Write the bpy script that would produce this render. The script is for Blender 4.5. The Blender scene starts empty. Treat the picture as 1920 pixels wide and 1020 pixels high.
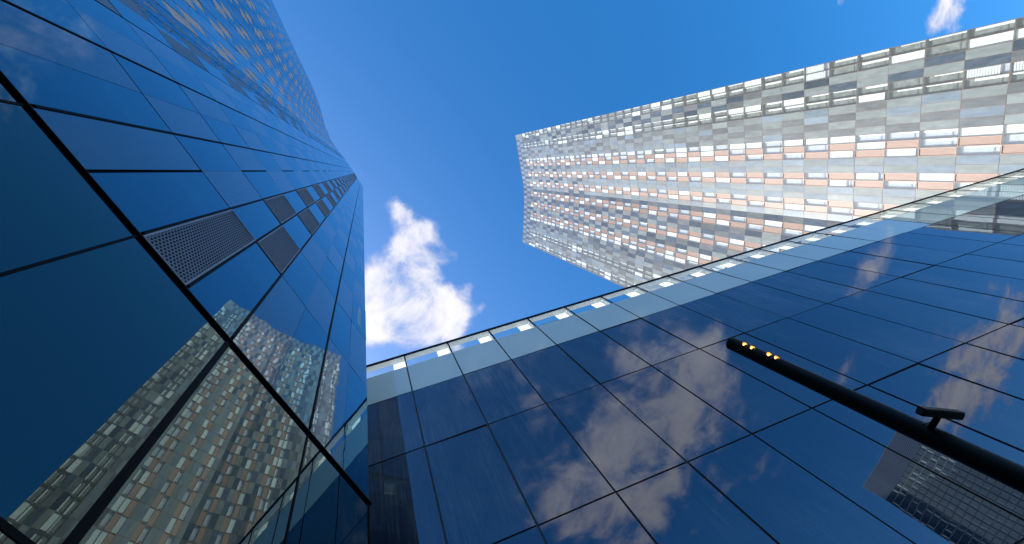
import bpy, math, random
from mathutils import Vector, Matrix
random.seed(7)
R = math.radians
scene = bpy.context.scene
COL = scene.collection
W, H = 1920.0, 1020.0
# ------------------------------------------------------------------ camera
F = 852.6                                     # focal length in pixels of the 1920 frame
CZ = 1.6
RX = Vector((0.560961136, 0.769525503, -0.305209934))     # camera right   (world)
DN = Vector((-0.827842137, 0.521444707, -0.206815894))    # camera down    (world)
FW = Vector((0.0, 0.368681323, 0.929555852))              # camera forward (world)
cam = bpy.data.cameras.new('camera'); camo = bpy.data.objects.new('camera', cam); COL.objects.link(camo)
M = Matrix((RX, -DN, -FW)).transposed().to_4x4(); M.translation = Vector((0, 0, CZ))
camo.matrix_world = M
cam.sensor_width = 36.0; cam.lens = 36.0*F/W; cam.clip_start = 0.05; cam.clip_end = 6000
scene.camera = camo

def ray(px, py):
    d = RX*(px-W/2) + DN*(py-H/2) + FW*F
    return d.normalized()
def pix(P):
    v = P-Vector((0, 0, CZ)); z = v.dot(FW)
    if z <= 0.01: return None
    return (W/2+F*v.dot(RX)/z, H/2+F*v.dot(DN)/z)
AZ = lambda a: Vector((math.cos(R(a)), math.sin(R(a)), 0))

# ------------------------------------------------------------------ sky, sun, exposure
SUN_AZ, SUN_EL = 192.0, 40.0
SKY_STRENGTH, SUN_STRENGTH = 0.15, 3.4
scene.view_settings.view_transform = 'Standard'
scene.view_settings.look = 'None'
scene.view_settings.exposure = 1.0
scene.view_settings.gamma = 1.0
try: scene.view_settings.use_curve_mapping = False
except Exception: pass
scene.cycles.max_bounces = 10
scene.cycles.transparent_max_bounces = 12
scene.cycles.caustics_reflective = True
scene.cycles.caustics_refractive = False

world = bpy.data.worlds.new('World'); scene.world = world; world.use_nodes = True
nt = world.node_tree; nt.nodes.clear(); L = nt.links.new
def nd(t, **k):
    n = nt.nodes.new(t)
    for a, b in k.items(): setattr(n, a, b)
    return n
out = nd('ShaderNodeOutputWorld')
sky = nd('ShaderNodeTexSky', sky_type='NISHITA', sun_disc=False)
sky.sun_elevation = R(SUN_EL); sky.sun_rotation = R(90-SUN_AZ)
sky.altitude = 100; sky.air_density = 1.0; sky.dust_density = 1.7; sky.ozone_density = 2.0
hsv = nd('ShaderNodeHueSaturation'); hsv.inputs['Saturation'].default_value = 1.42; hsv.inputs['Value'].default_value = 1.0
L(sky.outputs[0], hsv.inputs['Color'])
bgs = nd('ShaderNodeBackground'); bgs.inputs[1].default_value = SKY_STRENGTH; L(hsv.outputs[0], bgs.inputs[0])
# clouds: one layer seen on a plane overhead, built up from soft patches broken by noise
tc = nd('ShaderNodeTexCoord'); sp = nd('ShaderNodeSeparateXYZ'); L(tc.outputs['Generated'], sp.inputs[0])
def mth(op, a, b=None, c=None, clamp=False):
    n = nd('ShaderNodeMath', operation=op, use_clamp=clamp)
    for i, v in enumerate((a, b, c)):
        if v is None: continue
        if isinstance(v, (int, float)): n.inputs[i].default_value = v
        else: L(v, n.inputs[i])
    return n.outputs[0]
zz = mth('MAXIMUM', sp.outputs[2], 0.06)
cu = mth('DIVIDE', sp.outputs[0], zz); cv = mth('DIVIDE', sp.outputs[1], zz)
cmb = nd('ShaderNodeCombineXYZ'); L(cu, cmb.inputs[0]); L(cv, cmb.inputs[1])
NP = Vector((-0.67967622, 0.73351226, 0.0))
def cuv(px, py, mirrored=False):
    w = ray(px, py)
    if mirrored: w = w-2*w.dot(NP)*NP
    return (w.x/w.z, w.y/w.z)
# warp the coordinates for ragged edges
nz0 = nd('ShaderNodeTexNoise'); nz0.inputs['Scale'].default_value = 9.0; nz0.inputs['Detail'].default_value = 5.0
L(cmb.outputs[0], nz0.inputs['Vector'])
wv = nd('ShaderNodeVectorMath', operation='MULTIPLY_ADD'); L(nz0.outputs['Color'], wv.inputs[0])
wv.inputs[1].default_value = (0.07, 0.07, 0); wv.inputs[2].default_value = (-0.035, -0.035, 0)
wad = nd('ShaderNodeVectorMath', operation='ADD'); L(cmb.outputs[0], wad.inputs[0]); L(wv.outputs[0], wad.inputs[1])
blobs = []
for x, y, r, w in [(738, 395, 34, .9), (768, 425, 44, .9), (806, 436, 32, .9), (742, 470, 44, .9), (782, 490, 58, 1.), (720, 525, 52, 1.),
                   (762, 560, 88, 1.2), (826, 566, 56, 1.), (866, 588, 40, .9), (725, 600, 55, .9), (800, 625, 70, 1.), (846, 630, 44, .9),
                   (884, 545, 20, .55), (908, 578, 13, .5), (846, 478, 14, .4), (690, 560, 50, .9), (640, 600, 90, .8),
                   (1772, 22, 46, .62), (1800, -5, 52, .62), (1748, 46, 24, .5), (1568, 10, 17, .5), (1576, -8, 16, .5)]:
    u, v = cuv(x, y); u2, v2 = cuv(x+r, y); u3, v3 = cuv(x, y+r)
    blobs.append((u, v, 0.5*(math.hypot(u2-u, v2-v)+math.hypot(u3-u, v3-v))*1.25, w))
for x, y, r, w in [(1150, 880, 135, 1.0), (1250, 770, 115, 1.0), (1050, 950, 70, .8), (1310, 655, 60, .7), (1200, 632, 62, .75), (1330, 730, 85, .9),
                   (1215, 985, 110, .6), (1625, 515, 46, .7), (1840, 690, 92, .95), (1775, 745, 60, .7), (1603, 688, 34, .55), (1905, 620, 55, .7),
                   (975, 745, 80, .55), (1410, 860, 80, .35), (1660, 480, 40, .5), (880, 690, 60, .6), (1000, 640, 40, .5)]:
    u, v = cuv(x, y, True); u2, v2 = cuv(x+r, y, True); u3, v3 = cuv(x, y+r, True)
    blobs.append((u, v, 0.5*(math.hypot(u2-u, v2-v)+math.hypot(u3-u, v3-v))*1.55, w*0.90))
acc = None
for u, v, r, w in blobs:
    dn = nd('ShaderNodeVectorMath', operation='DISTANCE'); L(wad.outputs[0], dn.inputs[0]); dn.inputs[1].default_value = (u, v, 0)
    mr = nd('ShaderNodeMapRange', interpolation_type='SMOOTHSTEP'); L(dn.outputs['Value'], mr.inputs['Value'])
    mr.inputs['From Min'].default_value = r; mr.inputs['From Max'].default_value = 0.0
    mr.inputs['To Min'].default_value = 0.0; mr.inputs['To Max'].default_value = w
    acc = mr.outputs[0] if acc is None else mth('ADD', acc, mr.outputs[0])
acc = mth('MINIMUM', acc, 1.0)
nz = nd('ShaderNodeTexNoise'); nz.inputs['Scale'].default_value = 8.0; nz.inputs['Detail'].default_value = 12.0
nz.inputs['Roughness'].default_value = 0.62; nz.inputs['Distortion'].default_value = 0.35
L(cmb.outputs[0], nz.inputs['Vector'])
nn = mth('MULTIPLY_ADD', nz.outputs['Fac'], 2.7, -1.35)
dens = mth('ADD', acc, mth('MULTIPLY', nn, 1.0))
cl = nd('ShaderNodeMapRange', interpolation_type='SMOOTHSTEP'); L(dens, cl.inputs['Value'])
cl.inputs['From Min'].default_value = 0.28; cl.inputs['From Max'].default_value = 1.12
has = nd('ShaderNodeMapRange'); L(acc, has.inputs['Value']); has.inputs['From Min'].default_value = 0.02; has.inputs['From Max'].default_value = 0.25
cfac = mth('MULTIPLY', cl.outputs[0], has.outputs[0], clamp=True)
crmp = nd('ShaderNodeValToRGB'); L(mth('MULTIPLY', dens, 0.5), crmp.inputs[0])
crmp.color_ramp.elements[0].position = 0.28; crmp.color_ramp.elements[0].color = (0.54, 0.58, 0.80, 1)
crmp.color_ramp.elements[1].position = 0.74; crmp.color_ramp.elements[1].color = (1.0, 0.98, 0.97, 1)
bgc = nd('ShaderNodeBackground'); bgc.inputs[1].default_value = 0.57; L(crmp.outputs[0], bgc.inputs[0])
mx = nd('ShaderNodeMixShader'); L(cfac, mx.inputs[0]); L(bgs.outputs[0], mx.inputs[1]); L(bgc.outputs[0], mx.inputs[2])
L(mx.outputs[0], out.inputs[0])

sl = bpy.data.lights.new('sun', 'SUN'); sl.energy = SUN_STRENGTH; sl.angle = R(0.53); sl.color = (1.0, 0.968, 0.925)
so = bpy.data.objects.new('sun', sl); COL.objects.link(so)
sd = Vector((math.cos(R(SUN_EL))*math.cos(R(SUN_AZ)), math.cos(R(SUN_EL))*math.sin(R(SUN_AZ)), math.sin(R(SUN_EL))))
so.rotation_euler = sd.to_track_quat('Z', 'Y').to_euler(); so.location = sd*300

# ------------------------------------------------------------------ helpers
class MB:
    def __init__(s): s.v = []; s.f = []; s.uv = []; s.mi = []; s.mats = []
    def m(s, mat):
        if mat not in s.mats: s.mats.append(mat)
        return s.mats.index(mat)
    def quad(s, pts, mat, uv=None):
        b = len(s.v); s.v += [tuple(p) for p in pts]; s.f.append(tuple(range(b, b+len(pts)))); s.mi.append(s.m(mat))
        s.uv.append(uv or [(0, 0), (1, 0), (1, 1), (0, 1)][:len(pts)] + [(0, 0)]*max(0, len(pts)-4))
    def box(s, O, ex, ey, ez, x0, x1, y0, y1, z0, z1, mat):
        P = lambda x, y, z: O+ex*x+ey*y+ez*z
        c = [P(x, y, z) for z in (z0, z1) for y in (y0, y1) for x in (x0, x1)]
        for q in ((0, 2, 3, 1), (4, 5, 7, 6), (0, 1, 5, 4), (2, 6, 7, 3), (0, 4, 6, 2), (1, 3, 7, 5)):
            s.quad([c[i] for i in q], mat)
    def tube(s, A, B, ra, rb, mat, n=40, caps=True):
        d = (B-A).normalized(); x = d.orthogonal().normalized(); y = d.cross(x)
        ring = lambda P, r: [P+(x*math.cos(2*math.pi*i/n)+y*math.sin(2*math.pi*i/n))*r for i in range(n)]
        a, b = ring(A, ra), ring(B, rb)
        for i in range(n):
            j = (i+1) % n; s.quad([a[i], a[j], b[j], b[i]], mat)
        if caps:
            s.quad(a[::-1], mat); s.quad(b, mat)
    def build(s, name, parent=None, smooth=False, kind=None):
        me = bpy.data.meshes.new(name); me.from_pydata(s.v, [], s.f)
        for m in s.mats: me.materials.append(m)
        me.polygons.foreach_set('material_index', s.mi)
        ul = me.uv_layers.new(name='UVMap'); k = 0
        for uv in s.uv:
            for q in uv: ul.data[k].uv = q; k += 1
        if smooth:
            me.polygons.foreach_set('use_smooth', [True]*len(s.f))
        me.update()
        o = bpy.data.objects.new(name, me); COL.objects.link(o)
        if parent: o.parent = parent; o.matrix_parent_inverse = Matrix.Translation(parent.location).inverted()
        if kind: o['kind'] = kind
        return o
def thing(name, label, cat, loc, group=None):
    o = bpy.data.objects.new(name, None); COL.objects.link(o); o.location = loc; o.empty_display_size = 0.5
    o['label'] = label; o['category'] = cat
    if group: o['group'] = group
    return o

# ------------------------------------------------------------------ materials
def mat(name):
    m = bpy.data.materials.new(name); m.use_nodes = True; t = m.node_tree; t.nodes.clear()
    o = t.nodes.new('ShaderNodeOutputMaterial'); return m, t, o
def N(t, typ, **k):
    n = t.nodes.new(typ)
    for a, b in k.items():
        if a in n.inputs: n.inputs[a].default_value = b
        else: setattr(n, a, b)
    return n
def noise(t, scale, detail=4, rough=0.55, stretch=(1, 1, 1), coord='Object'):
    c = N(t, 'ShaderNodeTexCoord'); mp = N(t, 'ShaderNodeMapping'); mp.inputs['Scale'].default_value = stretch
    t.links.new(c.outputs[coord], mp.inputs[0])
    n = N(t, 'ShaderNodeTexNoise', Scale=scale, Detail=detail, Roughness=rough); t.links.new(mp.outputs[0], n.inputs['Vector'])
    return n
def ramp(t, src, stops):
    r = N(t, 'ShaderNodeValToRGB'); t.links.new(src, r.inputs[0]); cr = r.color_ramp
    while len(cr.elements) < len(stops): cr.elements.new(0.5)
    for e, (p, c) in zip(cr.elements, stops): e.position = p; e.color = (*c, 1)
    return r
def plain(name, a, b, scale=3, rough=0.5, metallic=0.0, spec=0.5, stretch=(1, 1, 1), bump=0.0, coat=0.0, vary=0.0):
    m, t, o = mat(name); n = noise(t, scale, 5, 0.6, stretch)
    r = ramp(t, n.outputs['Fac'], [(0.3, a), (0.72, b)])
    p = N(t, 'ShaderNodeBsdfPrincipled', Roughness=rough, Metallic=metallic); p.inputs['Specular IOR Level'].default_value = spec
    p.inputs['Coat Weight'].default_value = coat; p.inputs['Coat Roughness'].default_value = 0.04
    src = r.outputs[0]
    if vary:                                                   # every panel its own shade
        ge = N(t, 'ShaderNodeNewGeometry'); mr = N(t, 'ShaderNodeMapRange'); t.links.new(ge.outputs['Random Per Island'], mr.inputs['Value'])
        mr.inputs['To Min'].default_value = 1-vary; mr.inputs['To Max'].default_value = 1+vary
        h = N(t, 'ShaderNodeHueSaturation'); t.links.new(mr.outputs[0], h.inputs['Value']); t.links.new(src, h.inputs['Color']); src = h.outputs[0]
    t.links.new(src, p.inputs['Base Color'])
    if bump:
        bm = N(t, 'ShaderNodeBump', Strength=bump, Distance=0.02); t.links.new(n.outputs['Fac'], bm.inputs['Height']); t.links.new(bm.outputs[0], p.inputs['Normal'])
    t.links.new(p.outputs[0], o.inputs[0]); return m
def mirror_glass(name, base_a, base_b, tint, f0, rough=0.0, wave=0.0015, wscale=0.8, power=5.0, f90=0.95, bscale=0.6, vary=0.0, light_streak=None, slab=None):
    """coated facade glass: a dark body under a mirror whose strength follows a Schlick curve"""
    m, t, o = mat(name); n = noise(t, bscale, 4, 0.6, (1, 1, 0.5)); r = ramp(t, n.outputs['Fac'], [(0.3, base_a), (0.7, base_b)])
    src = r.outputs[0]
    if vary:                                                   # every pane its own tone
        ge = N(t, 'ShaderNodeNewGeometry'); mr = N(t, 'ShaderNodeMapRange'); t.links.new(ge.outputs['Random Per Island'], mr.inputs['Value'])
        mr.inputs['To Min'].default_value = 1-vary; mr.inputs['To Max'].default_value = 1+vary
        h = N(t, 'ShaderNodeHueSaturation'); t.links.new(mr.outputs[0], h.inputs['Value']); t.links.new(src, h.inputs['Color']); src = h.outputs[0]
    if light_streak:                                                 # pale streaks painted into the colour for bounced sunlight
        n1 = noise(t, 1.1, 5, 0.6, (1, 1, 0.18)); n2 = noise(t, 0.22, 3, 0.5); n3 = noise(t, 14.0, 3, 0.6, (1, 1, 0.05))
        q = N(t, 'ShaderNodeMath', operation='MULTIPLY'); t.links.new(n1.outputs['Fac'], q.inputs[0]); t.links.new(n2.outputs['Fac'], q.inputs[1])
        q2 = N(t, 'ShaderNodeMath', operation='MULTIPLY'); t.links.new(q.outputs[0], q2.inputs[0]); t.links.new(n3.outputs['Fac'], q2.inputs[1])
        rs = ramp(t, q2.outputs[0], [(0.10, (0, 0, 0)), (0.22, (1, 1, 1))])
        mxc = N(t, 'ShaderNodeMixRGB'); t.links.new(rs.outputs[0], mxc.inputs[0]); t.links.new(src, mxc.inputs[1]); mxc.inputs[2].default_value = (*light_streak, 1); src = mxc.outputs[0]
    if slab:                                                   # pale slab edge standing behind the glass near the top of each storey
        uvn = N(t, 'ShaderNodeUVMap'); sx = N(t, 'ShaderNodeSeparateXYZ'); t.links.new(uvn.outputs[0], sx.inputs[0])
        rb_ = ramp(t, sx.outputs[1], [(0.0, (0, 0, 0)), (0.1, (0, 0, 0)), (0.2, (1, 1, 1)), (0.32, (1, 1, 1)), (0.36, (0, 0, 0))])
        dv = N(t, 'ShaderNodeMapRange'); t.links.new(sx.outputs[1], dv.inputs['Value']); dv.inputs['From Min'].default_value = 1.6; dv.inputs['From Max'].default_value = 4.8
        t.links.new(dv.outputs[0], rb_.inputs[0])
        for e_, p_ in zip(rb_.color_ramp.elements, (0.0, 0.34, 0.40, 0.52, 0.60)): e_.position = p_
        mxs = N(t, 'ShaderNodeMixRGB'); t.links.new(rb_.outputs[0], mxs.inputs[0]); t.links.new(src, mxs.inputs[1]); mxs.inputs[2].default_value = (*slab, 1); src = mxs.outputs[0]
    d = N(t, 'ShaderNodeBsdfDiffuse'); t.links.new(src, d.inputs[0])
    g = N(t, 'ShaderNodeBsdfGlossy', Roughness=rough); g.inputs['Color'].default_value = (*tint, 1)
    lw = N(t, 'ShaderNodeLayerWeight', Blend=0.5)
    p1 = N(t, 'ShaderNodeMath', operation='POWER'); t.links.new(lw.outputs['Facing'], p1.inputs[0]); p1.inputs[1].default_value = power
    p2 = N(t, 'ShaderNodeMath', operation='MULTIPLY_ADD'); t.links.new(p1.outputs[0], p2.inputs[0]); p2.inputs[1].default_value = f90-f0; p2.inputs[2].default_value = f0
    if wave:
        w = noise(t, wscale, 2, 0.5); bm = N(t, 'ShaderNodeBump', Strength=1.0, Distance=wave)
        t.links.new(w.outputs['Fac'], bm.inputs['Height']); t.links.new(bm.outputs[0], g.inputs['Normal'])
    mx = N(t, 'ShaderNodeMixShader'); t.links.new(p2.outputs[0], mx.inputs[0]); t.links.new(d.outputs[0], mx.inputs[1]); t.links.new(g.outputs[0], mx.inputs[2])
    t.links.new(mx.outputs[0], o.inputs[0]); return m
def clear_glass(name, tint, f0=0.06, power=4.0, film=0.0, filmcol=(0.5, 0.6, 0.6)):
    m, t, o = mat(name); tr = N(t, 'ShaderNodeBsdfTransparent'); tr.inputs[0].default_value = (*tint, 1)
    g = N(t, 'ShaderNodeBsdfGlossy', Roughness=0.0)
    lw = N(t, 'ShaderNodeLayerWeight', Blend=0.5)
    p1 = N(t, 'ShaderNodeMath', operation='POWER'); t.links.new(lw.outputs['Facing'], p1.inputs[0]); p1.inputs[1].default_value = power
    p2 = N(t, 'ShaderNodeMath', operation='MULTIPLY_ADD'); t.links.new(p1.outputs[0], p2.inputs[0]); p2.inputs[1].default_value = 0.8; p2.inputs[2].default_value = f0
    src = tr
    if film:
        d = N(t, 'ShaderNodeBsdfDiffuse'); d.inputs[0].default_value = (*filmcol, 1)
        m0 = N(t, 'ShaderNodeMixShader'); m0.inputs[0].default_value = film; t.links.new(tr.outputs[0], m0.inputs[1]); t.links.new(d.outputs[0], m0.inputs[2]); src = m0
    mx = N(t, 'ShaderNodeMixShader'); t.links.new(p2.outputs[0], mx.inputs[0]); t.links.new(src.outputs[0], mx.inputs[1]); t.links.new(g.outputs[0], mx.inputs[2])
    t.links.new(mx.outputs[0], o.inputs[0]); return m

def perforated(name):
    """expanded metal: staggered oblong holes cut through grey sheet"""
    m, t, o = mat(name); uv = N(t, 'ShaderNodeUVMap'); s = N(t, 'ShaderNodeSeparateXYZ'); t.links.new(uv.outputs[0], s.inputs[0])
    def mt(op, a, b=0.0):
        n = N(t, 'ShaderNodeMath', operation=op)
        for i, v in enumerate((a, b)):
            if isinstance(v, (int, float)): n.inputs[i].default_value = v
            else: t.links.new(v, n.inputs[i])
        return n.outputs[0]
    cu = mt('DIVIDE', s.outputs[0], 0.048); row = mt('FLOOR', cu); fu = mt('ABSOLUTE', mt('SUBTRACT', mt('SUBTRACT', cu, row), 0.5))
    cv = mt('ADD', mt('DIVIDE', s.outputs[1], 0.125), mt('MULTIPLY', mt('MODULO', row, 2.0), 0.5)); fv = mt('ABSOLUTE', mt('SUBTRACT', mt('FRACT', cv), 0.5))
    e = mt('ADD', mt('POWER', mt('DIVIDE', fu, 0.40), 4.0), mt('POWER', mt('DIVIDE', fv, 0.37), 4.0))
    hole = mt('LESS_THAN', e, 1.0)
    p = N(t, 'ShaderNodeBsdfPrincipled', Metallic=0.3, Roughness=0.45); p.inputs['Base Color'].default_value = (0.25, 0.255, 0.28, 1)
    tr = N(t, 'ShaderNodeBsdfTransparent'); mx = N(t, 'ShaderNodeMixShader')
    t.links.new(hole, mx.inputs[0]); t.links.new(p.outputs[0], mx.inputs[1]); t.links.new(tr.outputs[0], mx.inputs[2]); t.links.new(mx.outputs[0], o.inputs[0]); return m

def copper_sheet(name, a, b, wave):
    m, t, o = mat(name); n = noise(t, 1.3, 3, 0.5, (1, 1, 0.4)); r = ramp(t, n.outputs['Fac'], [(0.3, a), (0.7, b)])
    p = N(t, 'ShaderNodeBsdfPrincipled', Metallic=0.45, Roughness=0.3); t.links.new(r.outputs[0], p.inputs['Base Color'])
    w = noise(t, 0.55, 1, 0.4, (1, 1, 0.35)); bm = N(t, 'ShaderNodeBump', Strength=1.0, Distance=wave)
    t.links.new(w.outputs['Fac'], bm.inputs['Height']); t.links.new(bm.outputs[0], p.inputs['Normal'])
    t.links.new(p.outputs[0], o.inputs[0]); return m

G = {}
G['frame_black'] = plain('black_aluminium', (0.002, 0.002, 0.0025), (0.005, 0.0045, 0.005), 2, 0.55, 0.0, 0.06)
G['frame_edge'] = plain('brown_gasket', (0.05, 0.035, 0.028), (0.09, 0.065, 0.05), 4, 0.5)
G['frame_copper'] = plain('copper_brown_joint', (0.16, 0.09, 0.065), (0.24, 0.15, 0.11), 3, 0.5)
G['shell'] = plain('dark_structure', (0.012, 0.012, 0.014), (0.025, 0.025, 0.028), 1, 0.8)
G['left_clear'] = mirror_glass('blue_facade_glass', (0.0008, 0.016, 0.040), (0.0015, 0.022, 0.052), (0.52, 0.88, 1.0), 0.085, 0.0, 0.0020, 0.9, 3.0, vary=0.35, slab=(0.006, 0.040, 0.085))
G['left_frit'] = mirror_glass('blue_grey_fritted_glass', (0.034, 0.046, 0.060), (0.052, 0.064, 0.080), (0.75, 0.92, 1.0), 0.07, 0.015, 0.0020, 0.9, 3.2, vary=0.38)
G['left_ground'] = mirror_glass('clear_lobby_glass', (0.0, 0.002, 0.005), (0.0005, 0.003, 0.007), (0.72, 0.92, 0.88), 0.125, 0.0, 0.0016, 0.5, 4.0)
G['copper_left'] = copper_sheet('bronze_sheet', (0.70, 0.38, 0.16), (0.92, 0.54, 0.26), 0.10)
G['bronze_shaded'] = copper_sheet('shaded_bronze_sheet', (0.10, 0.08, 0.07), (0.15, 0.12, 0.10), 0.05)  # shaded copy of the bronze sheet; missing bounced sun put into its colour
G['perf'] = perforated('perforated_sheet')
G['sheet_rim'] = plain('louvre_rim', (0.24, 0.25, 0.28), (0.32, 0.33, 0.36), 3, 0.45)
G['podium'] = mirror_glass('dark_blue_podium_glass', (0.006, 0.014, 0.034), (0.011, 0.022, 0.048), (0.82, 0.88, 1.0), 0.145, 0.0, 0.0030, 0.45, 5.0, vary=0.4, light_streak=(0.050, 0.056, 0.070))
G['podium_mid_lit'] = mirror_glass('lit_podium_glass_mid', (0.012, 0.022, 0.040), (0.040, 0.050, 0.066), (0.82, 0.88, 1.0), 0.145, 0.0, 0.0030, 0.45, 5.0, bscale=0.35, vary=0.5, light_streak=(0.085, 0.092, 0.104))  # paler copy of the podium glass, some bounced sunlight painted into its colour
G['podium_top_lit'] = mirror_glass('lit_podium_glass_top', (0.022, 0.034, 0.050), (0.075, 0.086, 0.100), (0.82, 0.88, 1.0), 0.15, 0.0, 0.0030, 0.45, 5.0, bscale=0.35, vary=0.5, light_streak=(0.130, 0.138, 0.148))  # palest copy for the top row, most bounced sunlight painted in
G['spandrel'] = mirror_glass('pale_spandrel_glass', (0.74, 0.78, 0.70), (0.88, 0.88, 0.78), (0.9, 1.0, 1.0), 0.06, 0.02, 0.0015, 0.5, 4.0, bscale=0.25, vary=0.05)
G['parapet_glass'] = clear_glass('parapet_glass', (0.86, 0.94, 0.93), 0.05)
G['white_paint'] = plain('white_painted_steel', (0.60, 0.62, 0.60), (0.72, 0.73, 0.71), 2, 0.5)
m, t, o = mat('opal_white_screen'); tl = N(t, 'ShaderNodeBsdfTranslucent'); tl.inputs[0].default_value = (0.95, 0.93, 0.88, 1); df = N(t, 'ShaderNodeBsdfDiffuse'); df.inputs[0].default_value = (0.8, 0.8, 0.76, 1)
mx_ = N(t, 'ShaderNodeMixShader'); mx_.inputs[0].default_value = 0.03; t.links.new(tl.outputs[0], mx_.inputs[1]); t.links.new(df.outputs[0], mx_.inputs[2]); t.links.new(mx_.outputs[0], o.inputs[0]); G['opal'] = m
G['pane'] = clear_glass('window_glass', (0.88, 0.92, 0.92), 0.06, 4.0, 0.14, (0.45, 0.5, 0.52))
G['jamb'] = plain('white_window_lining', (0.42, 0.45, 0.43), (0.52, 0.55, 0.53), 3, 0.6)
G['blind'] = plain('white_blind', (0.74, 0.75, 0.72), (0.84, 0.85, 0.82), 2, 0.7, 0, 0.3, (1, 1, 4))
G['room'] = plain('dim_room', (0.12, 0.135, 0.125), (0.30, 0.31, 0.28), 1.5, 0.9)
G['room2'] = plain('pale_room', (0.42, 0.44, 0.50), (0.58, 0.60, 0.66), 1.5, 0.9)
G['g_light'] = plain('pale_grey_glass_panel', (0.135, 0.160, 0.158), (0.195, 0.225, 0.220), 1.6, 0.27, 0, 0.48, (1, 1, 0.35), 0.02, 0, 0.14)
G['g_blue'] = plain('blue_grey_glass_panel', (0.120, 0.160, 0.188), (0.175, 0.220, 0.255), 1.6, 0.25, 0, 0.5, (1, 1, 0.35), 0.02, 0, 0.16)
G['g_mid'] = plain('mid_grey_glass_panel', (0.082, 0.094, 0.098), (0.135, 0.148, 0.150), 1.8, 0.27, 0, 0.48, (1, 1, 0.3), 0.02, 0, 0.22)
G['g_dark'] = plain('dark_grey_glass_panel', (0.042, 0.060, 0.080), (0.085, 0.112, 0.138), 2.2, 0.22, 0, 0.6, (1, 1, 0.3), 0.02, 0, 0.35)
G['copper'] = plain('copper_panel_sheet', (0.225, 0.158, 0.125), (0.28, 0.195, 0.155), 3, 0.35, 0.0, 0.4, (1, 1, 0.3), 0, 0, 0.15)
G['copper_rim'] = plain('copper_panel_rim', (0.34, 0.25, 0.205), (0.40, 0.295, 0.245), 3, 0.4, 0.1)
G['ribbed'] = plain('ribbed_metal', (0.050, 0.095, 0.17), (0.075, 0.13, 0.22), 2, 0.5, 0.0)
G['third_glass'] = mirror_glass('green_office_glass', (0.006, 0.022, 0.026), (0.016, 0.042, 0.044), (0.8, 1.0, 0.95), 0.10)
G['third_frame'] = plain('pale_window_frame', (0.10, 0.16, 0.16), (0.17, 0.23, 0.23), 2, 0.5)
G['third_frame_light'] = plain('pale_blind_strip', (0.42, 0.48, 0.46), (0.56, 0.60, 0.58), 2, 0.6)
G['pole'] = plain('black_lamp_paint', (0.003, 0.0026, 0.003), (0.005, 0.0045, 0.005), 8, 0.42, 0, 0.10)
G['lens_rim'] = plain('lamp_chrome_ring', (0.45, 0.36, 0.24), (0.6, 0.5, 0.36), 8, 0.35, 0.3)
G['roof'] = plain('pale_roof_gravel', (0.5, 0.5, 0.47), (0.68, 0.67, 0.64), 6, 0.9)
G['paving'] = plain('stone_paving', (0.22, 0.21, 0.20), (0.34, 0.33, 0.31), 0.7, 0.8, 0, 0.3)
m, t, o = mat('warm_lamp_light'); e = N(t, 'ShaderNodeEmission', Strength=4.0); e.inputs[0].default_value = (1.0, 0.42, 0.08, 1); t.links.new(e.outputs[0], o.inputs[0]); G['lamp'] = m

# ------------------------------------------------------------------ ground
g = MB(); g.quad([(-3000, -3000, 0), (3000, -3000, 0), (3000, 3000, 0), (-3000, 3000, 0)], G['paving'], [(0, 0), (1, 0), (1, 1), (0, 1)])
go = g.build('ground'); go['kind'] = 'structure'

# ------------------------------------------------------------------ facade toolkit
class Line:
    """plan polyline of a facade; at(s) -> point, direction, outward normal"""
    def __init__(s, pts, outside):
        s.p = pts; s.c = [0]
        for a, b in zip(pts, pts[1:]): s.c.append(s.c[-1]+(b-a).length)
        s.out = outside
    def at(s, d):
        i = 0
        while i < len(s.p)-2 and d > s.c[i+1]: i += 1
        e = (s.p[i+1]-s.p[i]).normalized(); return s.p[i]+e*(d-s.c[i])
def visible_area(c):
    q = [pix(p) for p in c]
    if any(x is None for x in q): return 0.0
    q = [(min(max(x, 0), W), min(max(y, 0), H)) for x, y in q]
    return abs(sum(q[i][0]*q[(i+1) % 4][1]-q[(i+1) % 4][0]*q[i][1] for i in range(4)))/2

class Cell:
    def __init__(s, A, B, z0, z1, out, typ):
        s.A, s.B, s.z0, s.z1, s.typ = A, B, z0, z1, typ
        s.e = (B-A); s.w = s.e.length; s.e.normalize()
        n = Vector((s.e.y, -s.e.x, 0)); s.n = n if n.dot(out) > 0 else -n
        up = Vector((0, 0, 1)); s.up = up
        s.corners = [A+up*z0, B+up*z0, B+up*z1, A+up*z1]
        s.area = visible_area(s.corners)
    def pt(s, u, v, d): return s.A+s.e*u+s.up*(s.z0+v)+s.n*d
    def rect(s, mb, u0, u1, v0, v1, d, mat, tilt=(0, 0)):
        mb.quad([s.pt(u0, v0, d), s.pt(u1, v0, d+tilt[0]), s.pt(u1, v1, d+tilt[0]+tilt[1]), s.pt(u0, v1, d+tilt[1])], mat, [(u0, v0), (u1, v0), (u1, v1), (u0, v1)])
    def sides(s, mb, u0, u1, v0, v1, d0, d1, mat):
        P = s.pt
        for a, b in (((u0, v0), (u1, v0)), ((u1, v0), (u1, v1)), ((u1, v1), (u0, v1)), ((u0, v1), (u0, v0))):
            mb.quad([P(*a, d0), P(*b, d0), P(*b, d1), P(*a, d1)], mat)

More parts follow.
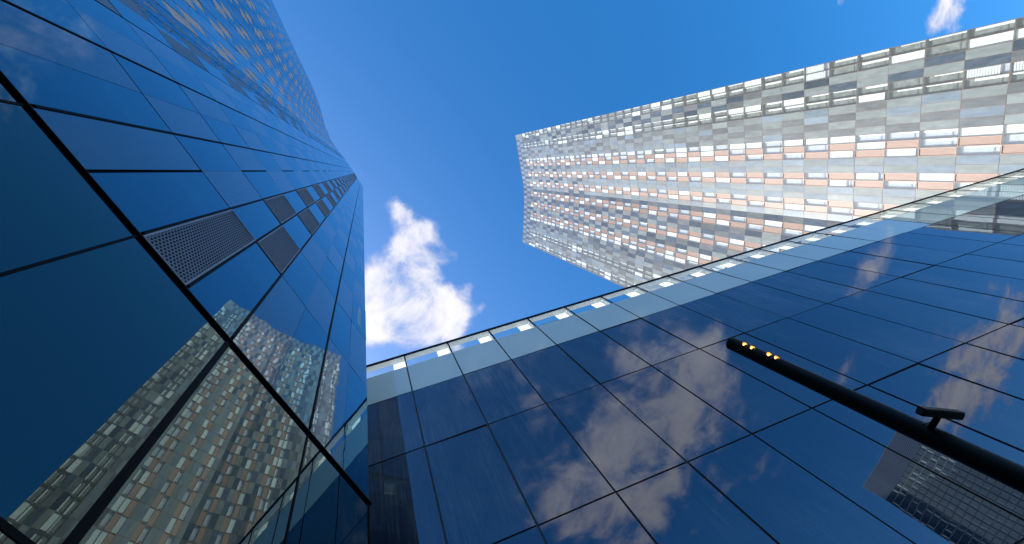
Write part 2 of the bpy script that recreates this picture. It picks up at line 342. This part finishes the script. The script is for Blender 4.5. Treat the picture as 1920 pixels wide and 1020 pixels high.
def flat_panel(c, mb, mat, gu, gv, d=0.0, thick=0.04, tilt=0.0, side=None):
    h = c.z1-c.z0; t = (random.uniform(-tilt, tilt), random.uniform(-tilt, tilt)); d -= max(0, t[0], t[1], t[0]+t[1])
    c.rect(mb, gu[0], c.w-gu[1], gv, h-gv, d, mat, t)
    c.sides(mb, gu[0], c.w-gu[1], gv, h-gv, d, d-thick, side or mat)
def sunk_panel(c, mb, mat, rim, g, gv, depth):
    h = c.z1-c.z0; b = 0.05
    P = c.pt; o = [(g, gv), (c.w-g, gv), (c.w-g, h-gv), (g, h-gv)]; i = [(g+b, gv+b), (c.w-g-b, gv+b), (c.w-g-b, h-gv-b), (g+b, h-gv-b)]
    for k in range(4):
        j = (k+1) % 4; mb.quad([P(*o[k], 0), P(*o[j], 0), P(*i[j], 0), P(*i[k], 0)], rim)
    c.sides(mb, g, c.w-g, gv, h-gv, 0, -0.04, rim)
    c.sides(mb, i[0][0], i[1][0], i[0][1], i[2][1], 0, -depth, rim)
    c.rect(mb, i[0][0], i[1][0], i[0][1], i[2][1], -depth, mat)
def window_cell(c, mb, mbl, variant, g, gv):
    h = c.z1-c.z0; u0, u1, v0, v1 = g, c.w-g, gv, h-gv
    c.rect(mb, u0, u1, v0, v1, 0, G['pane'])
    c.sides(mb, u0, u1, v0, v1, -0.005, -0.42, G['jamb'])
    c.rect(mb, u0, u1, v0, v1, -0.42, G['room2'] if (variant == 2 or c.pale) else G['room'])
    mb.quad([c.pt(u0, v0+0.7, -0.30), c.pt(u1, v0+0.7, -0.30), c.pt(u1, v0+0.7, -0.40), c.pt(u0, v0+0.7, -0.40)], G['jamb'])
    if variant == 0:
        c.rect(mbl, u0+0.02, u1-0.02, v0+random.choice((0.02, 0.02, 0.4)), v1-0.03, -0.22, G['blind'])
    elif variant == 1:
        x = random.choice((0.14, 0.2, 0.3)); y = random.uniform(0.05, 1.2)
        c.rect(mbl, u0+0.02, u0+(u1-u0)*x, v0+0.05, v1-y, -0.22, G['blind'])
    elif variant == 2:
        n = 12; a = v0+random.uniform(0.1, 1.2)
        for k in range(n):
            va = a+(v1-0.1-a)*k/n; c.rect(mbl, u0+0.03, u1-0.03, va, va+(v1-0.1-a)/n*0.8, -0.2, G['blind'])

def emit(cells, builder, name, parent, limit=100, sub=None):
    """the largest in the picture become parts of their own, the rest one part"""
    cells = sorted(cells, key=lambda c: -c.area)
    for c in cells[:limit]:
        mb = MB(); mb2 = MB() if sub else None
        builder(c, mb, mb2); o = mb.build(name, parent)
        if sub and mb2.f: mb2.build(sub, o)
    rest = cells[limit:]
    if rest:
        mb = MB()
        for c in rest: builder(c, mb, mb)
        mb.build(name, parent, kind='stuff')

S = 3.0
Z = lambda h: CZ+h*S
# ================================================================== LEFT TOWER
NL = Vector((-0.90547097, -0.42440819, 0.0)); TL = Vector((0.42440819, -0.90547097, 0.0))
lt = thing('office_tower', 'dark blue glass tower rising at left with black louvre panels and a thick black ledge', 'tower', tuple(NL*S*1.3))
PL = lambda tt, n: NL*(n*S)+TL*(tt*S)
prof = [(-1.634, 1.0), (1.457, 1.0), (2.3, 1.06), (3.2, 1.17), (4.6, 1.18), (5.6, 1.05), (6.6, 0.82), (7.6, 0.46), (8.7, 0.12), (10.8, -0.34), (14.6, -0.82), (20.2, -1.62)]
ll = Line([PL(*q) for q in prof], -NL)
bounds = [x+1.634 for x in (-1.634, -1.339, -1.043, -0.72, -0.395, -0.073, 0.227, 0.548, 0.85, 1.154, 1.457)]
while bounds[-1] < ll.c[-1]/S-0.31: bounds.append(bounds[-1]+0.305)
bounds = [b*S for b in bounds]
LZ = [2.474, 4.008]+[4.008+1.2113*k for k in range(1, 47)]
LZ = [Z(h) for h in LZ]
GROUP_LINES = {0, 2, 4, 5, 6, 8, 10, 12}
cells = {'clear': [], 'frit': [], 'louvre': [], 'copper': []}
NC = len(bounds)-1
CU = {12, 13, 16, 17, 20, 21, 24, 25, 28, 29, 32, 33, 38, 39, 44, 45, 50, 51}
for c in range(NC):
    A, B = ll.at(bounds[c]), ll.at(bounds[c+1])
    for k in range(len(LZ)-1):
        odd = (c+k) % 2
        if c in (4, 5): ty = 'louvre' if odd else 'clear'
        elif c in CU: ty = 'copper' if odd else 'clear'
        else: ty = 'frit' if odd else 'clear'
        ce = Cell(A, B, LZ[k], LZ[k+1], -NL, ty); ce.c, ce.k = c, k
        cells[ty].append(ce)
def lgap(c):
    f = lambda i: 0.028 if (i in GROUP_LINES or (i > 12 and i % 2 == 0)) or (i == 7 and c.k % 2 == 0) else 0.0015
    return (f(c.c), f(c.c+1))
def holds(c, x, y):
    q = [pix(p) for p in c.corners]
    if any(a is None for a in q): return False
    sg = [(q[(i+1) % 4][0]-q[i][0])*(y-q[i][1])-(q[(i+1) % 4][1]-q[i][1])*(x-q[i][0]) for i in range(4)]
    return all(v > 0 for v in sg) or all(v < 0 for v in sg)
for ty in ('clear', 'frit'):
    for c in list(cells[ty]):
        if holds(c, 677, 606):
            cells[ty].remove(c); h = c.z1-c.z0; u0, u1, v0, v1 = c.w*0.38, c.w*0.62, h*0.18, h*0.80
            mb = MB(); gl = G['left_clear' if ty == 'clear' else 'left_frit']; a, b = 0.014, c.w-0.004
            for q in ((a, u0, 0.014, h-0.014), (u1, b, 0.014, h-0.014), (u0, u1, 0.014, v0), (u0, u1, v1, h-0.014)): c.rect(mb, q[0], q[1], q[2], q[3], 0, gl)
            c.rect(mb, u0, u1, v0, v1, -0.001, G['pane']); c.sides(mb, u0, u1, v0, v1, -0.002, -0.11, G['white_paint'])
            w_ = mb.build('window', lt); mb = MB(); n_ = 16
            for k_ in range(n_):
                va = v0+(v1-v0)*k_/n_; c.rect(mb, u0, u1, va, va+(v1-v0)/n_*0.86, -0.05, G['white_paint'])
            c.rect(mb, u0, u1, v0, v1, -0.105, G['white_paint']); mb.build('blind', w_)
emit(cells['clear'], lambda c, mb, m2: flat_panel(c, mb, G['left_clear'], lgap(c), 0.014, 0.0, 0.05, 0.004, G['frame_black']), 'glass_pane', lt)
emit(cells['frit'], lambda c, mb, m2: flat_panel(c, mb, G['left_frit'], lgap(c), 0.014, 0.0, 0.05, 0.004, G['frame_black']), 'frosted_pane', lt)
emit(cells['copper'], lambda c, mb, m2: flat_panel(c, mb, G['bronze_shaded' if c.c < 14 else 'copper_left'], lgap(c), 0.014, 0.0, 0.05, 0.02, G['frame_black']), 'bronze_panel', lt)
def louvre(c, mb, m2):
    h = c.z1-c.z0; g0, g1 = lgap(c); b = 0.035
    P = c.pt; o = [(g0, 0.02), (c.w-g1, 0.02), (c.w-g1, h-0.02), (g0, h-0.02)]; i = [(g0+b, 0.02+b), (c.w-g1-b, 0.02+b), (c.w-g1-b, h-0.02-b), (g0+b, h-0.02-b)]
    for k in range(4):
        j = (k+1) % 4; mb.quad([P(*o[k], 0.02), P(*o[j], 0.02), P(*i[j], 0.02), P(*i[k], 0.02)], G['sheet_rim'])
    c.sides(mb, g0, c.w-g1, 0.02, h-0.02, 0.02, -0.05, G['sheet_rim'])
    c.rect(mb, i[0][0], i[1][0], i[0][1], i[2][1], 0.008, G['perf'])
    c.rect(mb, i[0][0], i[1][0], i[0][1], i[2][1], -0.09, G['shell'])
emit(cells['louvre'], louvre, 'louvre_panel', lt)
# black grid behind the joints, ledges in front
fr = MB()
for i in range(len(bounds)):
    a = max(0.0, bounds[i]-0.05); b = min(ll.c[-1], bounds[i]+0.05)
    c = Cell(ll.at(a), ll.at(b), LZ[0], LZ[-1], -NL, 'f'); c.rect(fr, 0, c.w, 0, c.z1-c.z0, -0.045, G['frame_black'])
for k in range(len(LZ)):
    for i in range(NC):
        c = Cell(ll.at(bounds[i]), ll.at(bounds[i+1]), LZ[k]-0.05, LZ[k]+0.05, -NL, 'f'); c.rect(fr, 0.05, c.w-0.05, 0, 0.1, -0.047, G['frame_black'])
fr.build('facade_grid', lt)
for b, wd in ((bounds[8], 0.020), (bounds[6], 0.024), (bounds[5], 0.020), (bounds[4], 0.026), (bounds[2], 0.024), (bounds[10], 0.016)):
    mb = MB(); c = Cell(ll.at(b-wd), ll.at(b+wd), LZ[0]+0.12, LZ[-1], -NL, 'f'); P0 = c.A
    mb.box(P0, c.e, c.n, c.up, 0, c.w, 0.003, 0.014, c.z0, c.z1, G['frame_black']); mb.build('mullion', lt)
E0 = ll.at(0); eL = (ll.at(1)-E0).normalized()
mb = MB()
c = Cell(E0, ll.at(bounds[10]), 0, 1, -NL, 'f')
mb.box(E0, c.e, c.n, c.up, -0.04, bounds[10]+1.2, -0.04, 0.014, LZ[0]-0.022, LZ[0]+0.006, G['frame_black'])
mb.box(E0, c.e, c.n, c.up, -0.03, bounds[10]+1.2, -0.04, 0.024, LZ[0]-0.010, LZ[0]-0.004, G['frame_edge'])
mb.build('ledge', lt)
# lobby glass under the ledge
gb = [0.0, bounds[2], bounds[4], bounds[6], bounds[8], bounds[10], bounds[12], bounds[14]]
zt = Z(1.086)
for a, b in zip(gb, gb[1:]):
    for z0, z1 in ((0.25, zt), (zt, LZ[0]-0.02)):
        c = Cell(ll.at(a), ll.at(b), z0, z1, -NL, 'g'); mb = MB()
        flat_panel(c, mb, G['left_ground'], (0.018, 0.018), 0.014, -0.022, 0.05, 0.003, G['frame_black']); mb.build('lobby_pane', lt)
for i, a in enumerate(gb):
    mb = MB(); hw = 0.042 if i == 2 else 0.016
    c = Cell(ll.at(max(a-hw, 0)), ll.at(a+hw), 0.0, LZ[0]-0.1, -NL, 'g')
    mb.box(c.A, c.e, c.n, c.up, 0, c.w, -0.14, -0.012, 0.0, LZ[0]-0.024, G['frame_black']); mb.build('lobby_post', lt)
mb = MB()
for a, b in zip(gb, gb[1:]):
    c = Cell(ll.at(a+0.052), ll.at(b-0.052), zt-0.06, zt+0.06, -NL, 'g'); mb.box(c.A, c.e, c.n, c.up, 0, c.w, -0.12, -0.016, c.z0+0.03, c.z1-0.03, G['frame_black'])
mb.build('transom', lt)
# structural core and the side walls
DEP = 8.0
sh = MB(); inner = [PL(q[0]+(0.05 if i == 0 else 0), q[1]+0.05) for i, q in enumerate(prof)]
back = [PL(prof[-1][0], 1.0+DEP), PL(-1.584, 1.0+DEP)]
ring = inner+back; n = len(ring); zt2 = LZ[-1]-0.05
for i in range(n):
    a, b = ring[i], ring[(i+1) % n]; up = Vector((0, 0, 1))
    sh.quad([a, b, b+up*zt2, a+up*zt2], G['shell'])
sh.quad([p+Vector((0, 0, zt2)) for p in ring], G['shell'], [(0, 0)]*n)
sh.build('structure_core', lt)
sb = MB(); side0 = PL(-1.634, 1.0); side1 = PL(-1.634, 1.0+DEP); nside = 24
sl_ = Line([side0, side1], -TL)
zs = [0.2, Z(1.086)]+LZ
for i in range(nside):
    for k in range(len(zs)-1):
        c = Cell(sl_.at(sl_.c[-1]*i/nside+0.001), sl_.at(sl_.c[-1]*(i+1)/nside), zs[k], zs[k+1], -TL, 's')
        flat_panel(c, sb, G['left_frit'] if (i+k) % 2 else G['left_clear'], (0.02, 0.02), 0.02, 0.0, 0.05, 0.003, G['frame_black'])
sb.build('side_wall', lt)
# lit strip of white blind just inside a corner window

# ================================================================== PODIUM
DPm = 2.9*S; TP = Vector((-NP.y, NP.x, 0.0)); s0, ds = 0.04296381*DPm, -0.2433906*DPm
EP = -TP; step = -ds; start = -s0          # along EP: mullion j at start + j*step
ZP = [CZ+h*DPm for h in (0.45, 0.98818, 1.5215, 1.97143, 2.41787)]
pd = thing('glass_building', 'low dark blue glass building with white parapet frame along its roof edge', 'building', tuple(NP*(DPm+4)+EP*12))
PP = lambda s, d: NP*(DPm+d)+EP*s
# left end stops at the side wall of the tower
Csd = PL(-1.634-0.03, 1.0)
aa = (DPm-NP.dot(Csd))/NP.dot(NL); hit = Csd+NL*aa; sleft = hit.dot(EP)+0.02
J0 = int(math.ceil((sleft-start)/step))
js = [sleft]+[start+j*step for j in range(J0, 31)]
js = js if js[1]-js[0] > 0.3 else js[1:]
ZSP = CZ+2.262*DPm                        # top of the pale spandrel
first = max(0, len(js)-32-1)
for a, b in zip(js, js[1:]):
    vis = b > start-2.2*step
    for r in range(4):
        z0, z1 = ZP[r], (ZP[r+1] if r < 3 else ZSP)
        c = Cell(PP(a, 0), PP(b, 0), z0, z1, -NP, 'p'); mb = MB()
        flat_panel(c, mb, G[('podium', 'podium_mid_lit', 'podium_top_lit', 'spandrel')[r]], (0.028, 0.028), 0.026, 0.0, 0.05, 0.016, G['frame_edge'])
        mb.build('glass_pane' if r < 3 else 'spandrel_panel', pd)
    c = Cell(PP(a, 0), PP(b, 0), ZSP, ZP[4], -NP, 'p'); mb = MB()
    c.rect(mb, 0.022, c.w-0.022, 0.005, ZP[4]-ZSP-0.06, 0.0, G['parapet_glass']); mb.build('parapet_pane', pd)
sA, sB = js[0], js[-1]
cs = Cell(PP(sA, 0), PP(sB, 0), 0, 1, -NP, 'p'); LEN = cs.w; O = PP(sA, 0)
up_ = Vector((0, 0, 1))
fr = MB()
for a in js:
    fr.box(O, cs.e, cs.n, cs.up, max(0, a-sA-0.04), min(LEN, a-sA+0.04), -0.09, -0.050, 0.0, ZSP, G['frame_edge'])
for z in ZP[:4]:
    for a, b in zip(js, js[1:]): fr.box(O, cs.e, cs.n, cs.up, a-sA+0.041, b-sA-0.041, -0.09, -0.051, z-0.04, z+0.04, G['frame_edge'])
fr.build('facade_grid', pd)
mb = MB(); mb.box(O, cs.e, cs.n, cs.up, 0, LEN, -0.06, 0.03, ZP[4]-0.055, ZP[4]+0.02, G['frame_black']); mb.build('roof_trim', pd)
mb = MB(); mb.box(O, cs.e, cs.n, cs.up, 0, LEN, -0.30, -0.065, ZP[4]-0.05, ZP[4]+0.01, G['white_paint']); mb.build('coping', pd)
for a in js[1:-1]:
    mb = MB(); mb.box(O, cs.e, cs.n, cs.up, a-sA-0.03, a-sA+0.03, -0.02, 0.012, ZSP-0.02, ZP[4]-0.056, G['frame_black']); mb.build('parapet_post', pd)
    mb = MB(); mb.box(O, cs.e, cs.n, cs.up, a-sA-0.60, a-sA-0.025, -0.335, -0.32, ZSP-0.5, ZP[4]-0.052, G['opal']); mb.build('opal_screen', pd)
    mb = MB(); mb.box(O, cs.e, cs.n, cs.up, a-sA-0.02, a-sA+0.02, -0.29, -0.10, ZSP-0.5, ZP[4]-0.052, G['white_paint']); mb.build('parapet_bracket', pd)
mb = MB(); mb.box(O, cs.e, cs.n, cs.up, 0, LEN, -30, -0.07, 0, ZSP-0.6, G['shell']); mb.build('structure_core', pd)
mb = MB(); mb.box(O, cs.e, cs.n, cs.up, 0.1, LEN-0.1, -29.9, -0.11, ZSP-0.596, ZSP-0.55, G['roof']); mb.build('roof_deck', pd)
mb = MB(); mb.box(O, cs.e, cs.n, cs.up, 0, LEN, -0.095, -0.07, ZSP-0.598, ZSP-0.01, G['shell']); mb.build('parapet_wall', pd)
mb = MB(); mb.box(O, cs.e, cs.n, cs.up, 0, LEN, -0.065, 0.0, 0, ZP[0]-0.04, G['paving']); mb.build('base_wall', pd)

# ================================================================== RIGHT TOWER
DT = 22.0*S; HT = 2.9624*DT; FLH = 0.06018*DT
rt = thing('office_tower', 'tall sunlit tower clad in a chequer of grey, white and copper panels', 'tower', (HT*0.3, HT*0.36, 0))
ppx = [(966.5, 253.5), (982.6, 352.5), (983.0, 377.0), (982.4, 401.6), (980.0, 454.0)]
pts = []
for x, y in ppx:
    w = ray(x, y); pts.append(Vector((w.x/w.z*HT, w.y/w.z*HT, 0)))
mid = (pts[0]+pts[-1])/2; OUT = -mid.normalized()
rl = Line(pts, OUT); lk = rl.c[1]; lt2 = rl.c[-1]-lk
rb = [lk*i/22 for i in range(22)]+[lk+lt2*i/22 for i in range(23)]
KZ = [CZ+HT-FLH*k for k in range(50)]
KZ = [z for z in KZ if z > 0.3]
Wc, Dc, Gc, Bc, Cc, wc = {0, 1, 4, 5, 38, 39, 42, 43}, {2, 3, 25, 26, 29, 30, 34, 35}, {6, 7, 8, 9, 36, 37, 40, 41}, {13, 14, 17, 18, 21}, {11, 12, 15, 16, 19, 20, 23, 24, 27, 28, 31, 32}, {10, 33}
rc = {'window': [], 'grey': [], 'copper': []}
for i in range(44):
    A, B = rl.at(rb[i]+1e-4), rl.at(rb[i+1]-1e-4)
    for k in range(len(KZ)-1):
        odd = (i+k) % 2; q = random.random(); var = 0
        if k < 2: ty, gm = 'grey', ('g_blue' if odd else 'g_dark') if i > 1 else 'g_light'
        elif i in Wc: ty, gm, var = 'window', None, (0 if q < 0.16 else 1 if q < 0.86 else 3 if q < 0.96 else 2)
        elif i in Dc: ty, gm = 'grey', 'g_dark' if odd and q > 0.12 else 'g_light' if q < 0.6 else 'g_mid'
        elif i in Gc: ty, gm = 'grey', ('g_mid' if q > 0.35 else 'g_blue') if odd else ('g_light' if q > 0.2 else 'g_blue')
        elif i in Bc: ty, gm = 'grey', ('g_blue' if k > 14 or q < 0.4 else 'g_dark') if odd else 'g_light'
        elif i == 22: ty, gm = 'grey', 'g_dark' if odd else 'g_mid'
        elif i in Cc and odd: ty, gm = 'copper', None
        else: ty, gm, var = 'window', None, (0 if q < 0.34 else 2 if q < 0.44 else 1 if q < 0.8 else 3)
        ce = Cell(A, B, KZ[k+1], KZ[k], OUT, ty); ce.gm, ce.var = gm, var; ce.pale = i in Cc or (i in wc and q > 0.5)
        rc[ty].append(ce)
emit(rc['window'], lambda c, mb, m2: window_cell(c, mb, m2, c.var, 0.022, 0.03), 'window', rt, 100, 'blind')
emit(rc['grey'], lambda c, mb, m2: flat_panel(c, mb, G[c.gm], (0.02, 0.02), 0.028, 0.0, 0.05, 0.012, G['frame_copper']), 'grey_panel', rt)
emit(rc['copper'], lambda c, mb, m2: sunk_panel(c, mb, G['copper'], G['copper_rim'], 0.02, 0.028, 0.09), 'copper_panel', rt)
fr = MB()
for i in range(45):
    a, b = max(0.0, rb[i]-0.03), min(rl.c[-1], rb[i]+0.03)
    c = Cell(rl.at(a), rl.at(b), KZ[-1], KZ[0]+0.1, OUT, 'f'); c.rect(fr, 0, c.w, 0, c.z1-c.z0, -0.02, G['frame_copper'])
for z in KZ:
    for i in range(44):
        c = Cell(rl.at(rb[i]+0.02), rl.at(rb[i+1]-0.02), z-0.035, z+0.035, OUT, 'f'); c.rect(fr, 0, c.w, 0, 0.07, -0.022, G['frame_copper'])
fr.build('facade_grid', rt)
DPT = 26.0
sh = MB(); inner = [p-OUT*0.6 for p in pts]
bk = [pts[-1]-OUT*DPT, pts[0]-OUT*DPT]; ring = inner+bk; n = len(ring); up = Vector((0, 0, 1))
for i in range(n):
    a, b = ring[i], ring[(i+1) % n]; sh.quad([a, b, b+up*(KZ[0]-0.05), a+up*(KZ[0]-0.05)], G['shell'])
sh.quad([p+up*(KZ[0]-0.05) for p in ring], G['shell'], [(0, 0)]*n)
sh.build('structure_core', rt)
for P0, nm in ((pts[0], 1), (pts[-1], -1)):
    sb = MB(); other = pts[-1] if nm == 1 else pts[0]; o2 = (P0-other).normalized(); li = Line([P0-OUT*0.02, P0-OUT*DPT], o2)
    for i in range(26):
        for k in range(len(KZ)-1):
            c = Cell(li.at(li.c[-1]*i/26), li.at(li.c[-1]*(i+1)/26), KZ[k+1], KZ[k], o2, 's')
            flat_panel(c, sb, G[('g_light', 'g_dark', 'g_mid')[(i+k) % 2 if i % 4 else 2]], (0.02, 0.02), 0.028, 0.0, 0.05, 0.0, G['frame_copper'])
    sb.build('side_wall', rt)
mb = MB()
for i in range(44):
    c = Cell(rl.at(rb[i]+1e-4), rl.at(rb[i+1]-1e-4), KZ[0], KZ[0]+0.12, OUT, 'c'); mb.box(c.A, c.e, c.n, c.up, 0, c.w, -0.5, 0.02, KZ[0]+0.004, KZ[0]+0.14, G['frame_copper'])
mb.build('roof_trim', rt)

# ================================================================== TOWER BEHIND THE CAMERA (seen in the podium glass)
D3 = 150.0; H3 = 0.4938*D3
N3 = AZ(180.6); C3 = AZ(0.6)*D3+NP*(2*2.9*S); E3 = Vector((-N3.y, N3.x, 0)); E3 = E3 if E3.y > 0 else -E3
tt3 = thing('office_tower', 'dark green gridded tower with ribbed grey top, mirrored behind the lamp post', 'tower', tuple(C3))
w0, w1 = math.tan(R(-3.63))*D3, math.tan(R(6.2))*D3
P0 = C3+E3*w0; P1 = C3+E3*w1; zc = CZ+0.4535*D3; zr = CZ+H3
mb = MB(); mb.box(P0, E3, N3, Vector((0, 0, 1)), 0.2, w1-w0-0.2, -24, -0.35, 0, zr-0.3, G['shell']); mb.build('structure_core', tt3)
mb = MB(); n4 = 4
for i in range(n4):
    a, b = (w1-w0)*i/n4, (w1-w0)*(i+1)/n4
    nr = 15
    for k in range(nr):
        za = zc+(zr-zc)*k/nr; zb = zc+(zr-zc)*(k+0.62)/nr
        mb.box(P0, E3, N3, Vector((0, 0, 1)), a+0.08, b-0.08, -0.3, 0.05, za, zb, G['ribbed'])
mb.build('ribbed_crown', tt3)
mb = MB(); mb.box(P0, E3, N3, Vector((0, 0, 1)), 0, w1-w0, -0.34, -0.31, zc, zr, G['g_mid']); mb.build('crown_wall', tt3)
rows, cols = 44, 16; c3 = []
li = Line([P0, P1], N3)
for i in range(cols):
    for k in range(rows):
        z1_ = zc-1.5*k; z0_ = z1_-1.5
        if z0_ < 0.2: continue
        c3.append(Cell(li.at(li.c[-1]*i/cols), li.at(li.c[-1]*(i+1)/cols), z0_, z1_, N3, 'w'))
w3 = MB(); f3 = MB()
for c in c3:
    flat_panel(c, w3, G['third_glass'], (0.1, 0.1), 0.1, 0.0, 0.1, 0.0, G['shell'])
    if random.random() < 0.45:
        u = random.uniform(0.15, 0.6); c.rect(f3, u, u+0.28, 0.15, 1.3, 0.02, G['third_frame_light'])
    c.rect(f3, 0, c.w, -0.09, 0.09, -0.02, G['third_frame'])
w3.build('window', tt3, kind='stuff'); f3.build('window_frame', tt3, kind='stuff')

# ================================================================== LAMP POST
wt = ray(1385, 650); dpole = 5.0; hd = math.hypot(wt.x, wt.y)
PB = Vector((wt.x/hd*dpole, wt.y/hd*dpole, 0)); ZT = CZ+0.9*dpole*1.0
up = Vector((0, 0, 1)); toC = (-PB).normalized(); tan = Vector((-toC.y, toC.x, 0))
lp = thing('lamp_post', 'black cylindrical lamp post with four small warm lamps lit near its top', 'lamp post', tuple(PB))
RP = 0.088
mb = MB(); mb.tube(PB, PB+up*(ZT-0.62), RP+0.010, RP, G['pole'], 48, False); mb.build('pole', lp, smooth=True)
mb = MB(); mb.tube(PB+up*(ZT-0.62), PB+up*(ZT-0.60), RP-0.008, RP-0.008, G['shell'], 48, False)
mb.tube(PB+up*(ZT-0.60), PB+up*ZT, RP, RP-0.002, G['pole'], 48); hdp = mb.build('lamp_head', lp)
mb = MB(); mb.tube(PB, PB+up*0.03, 0.22, 0.22, G['pole'], 32); mb.build('base_plate', lp)
LAMPS = [(1395, 643), (1409, 649.5), (1440, 662), (1454, 668.5)]

def pole_hit(px, py, r):
    w = ray(px, py); a = w.x*w.x+w.y*w.y; b = -(w.x*PB.x+w.y*PB.y); c_ = PB.x**2+PB.y**2-r*r
    dsc = b*b-a*c_
    if dsc < 0: dsc = 0.0
    tt_ = (-b-math.sqrt(dsc))/a; q = Vector((0, 0, CZ))+w*tt_
    o = Vector((q.x-PB.x, q.y-PB.y, 0)); return q, o.normalized()
for px, py in LAMPS:
    q, o = pole_hit(px, py+3, RP); ctr = Vector((PB.x, PB.y, q.z)); ax = (o*0.8-up*0.6).normalized()
    base = ctr+o*(RP-0.012)
    mb = MB(); n = 24; x = ax.orthogonal().normalized(); y = ax.cross(x)
    mb.tube(base, base+ax*0.034, 0.030, 0.030, G['pole'], n, False)
    ro = [base+ax*0.034+(x*math.cos(2*math.pi*i/n)+y*math.sin(2*math.pi*i/n))*0.030 for i in range(n)]
    ri = [base+ax*0.034+(x*math.cos(2*math.pi*i/n)+y*math.sin(2*math.pi*i/n))*0.027 for i in range(n)]
    rd = [base+ax*0.012+(x*math.cos(2*math.pi*i/n)+y*math.sin(2*math.pi*i/n))*0.021 for i in range(n)]
    for i in range(n):
        j = (i+1) % n; mb.quad([ro[i], ro[j], ri[j], ri[i]], G['lens_rim']); mb.quad([ri[i], ri[j], rd[j], rd[i]], G['lens_rim'])
    lo = mb.build('spot_lamp', lp)
    m2 = MB(); m2.quad([base+ax*0.014+(x*math.cos(2*math.pi*i/n)+y*math.sin(2*math.pi*i/n))*0.0205 for i in range(n)], G['lamp'], [(0, 0)]*n)
    m2.build('lens', lo)
    m3 = MB()
    for k in (-1, 1):                                   # small ears that hold the lamp
        e_ = Vector((-o.y, o.x, 0)); m3.box(base, e_, o, up, k*0.040-0.005, k*0.040+0.005, -0.02, 0.03, -0.012, 0.012, G['pole'])
    m3.build('lamp_bracket', lo)

# ================================================================== SECURITY CAMERA
hh = 0.4518*4.9
def at_h(px, py, h): w = ray(px, py); return Vector((w.x/w.z*h, w.y/w.z*h, CZ+h))
ca, cb = at_h(1726, 771, hh), at_h(1799, 778, hh)
cax = (cb-ca).normalized(); cln = (cb-ca).length; csd = cax.cross(up)
sc_ = thing('security_camera', 'small black security camera bracketed to the side of the black lamp post', 'camera', tuple((ca+cb)/2))
def rbox(mb, O, ex, ey, ez, x0, x1, hy, hz, ch, mt):
    sec = [(-hy+ch, -hz), (hy-ch, -hz), (hy, -hz+ch), (hy, hz-ch), (hy-ch, hz), (-hy+ch, hz), (-hy, hz-ch), (-hy, -hz+ch)]
    a = [O+ex*x0+ey*p+ez*q for p, q in sec]; b = [O+ex*x1+ey*p+ez*q for p, q in sec]
    for i in range(8):
        j = (i+1) % 8; mb.quad([a[i], a[j], b[j], b[i]], mt)
    mb.quad(a[::-1], mt, [(0, 0)]*8); mb.quad(b, mt, [(0, 0)]*8)
mb = MB(); rbox(mb, ca, cax, csd, up, 0, cln*0.425, 0.034, 0.032, 0.008, G['pole']); rbox(mb, ca, cax, csd, up, cln*0.436, cln, 0.036, 0.034, 0.008, G['pole'])
rbox(mb, ca, cax, csd, up, cln*0.42, cln*0.44, 0.031, 0.029, 0.008, G['frame_edge']); mb.build('housing', sc_)
kn = at_h(1756, 786, hh-0.03); pw = Vector((PB.x, PB.y, kn.z+0.05)); od = Vector((kn.x-PB.x, kn.y-PB.y, 0)).normalized(); pw = pw+od*(RP+0.0)
mb = MB(); mb.tube(pw, kn, 0.026, 0.024, G['pole'], 20); mb.tube(kn, (ca+cb)/2, 0.022, 0.022, G['pole'], 20); mb.build('bracket', sc_, smooth=False)
mb = MB(); mb.tube(ca-cax*0.012, ca, 0.024, 0.024, G['shell'], 24); mb.build('lens', sc_)
# thin cable from the camera to the post
mb = MB(); c0, c1 = kn+up*0.01, pw+up*0.06; cm = (c0+c1)/2-up*0.03+csd*0.02
for a, b in ((c0, cm), (cm, c1)): mb.tube(a, b, 0.004, 0.004, G['pole'], 8)
mb.build('cable', sc_)
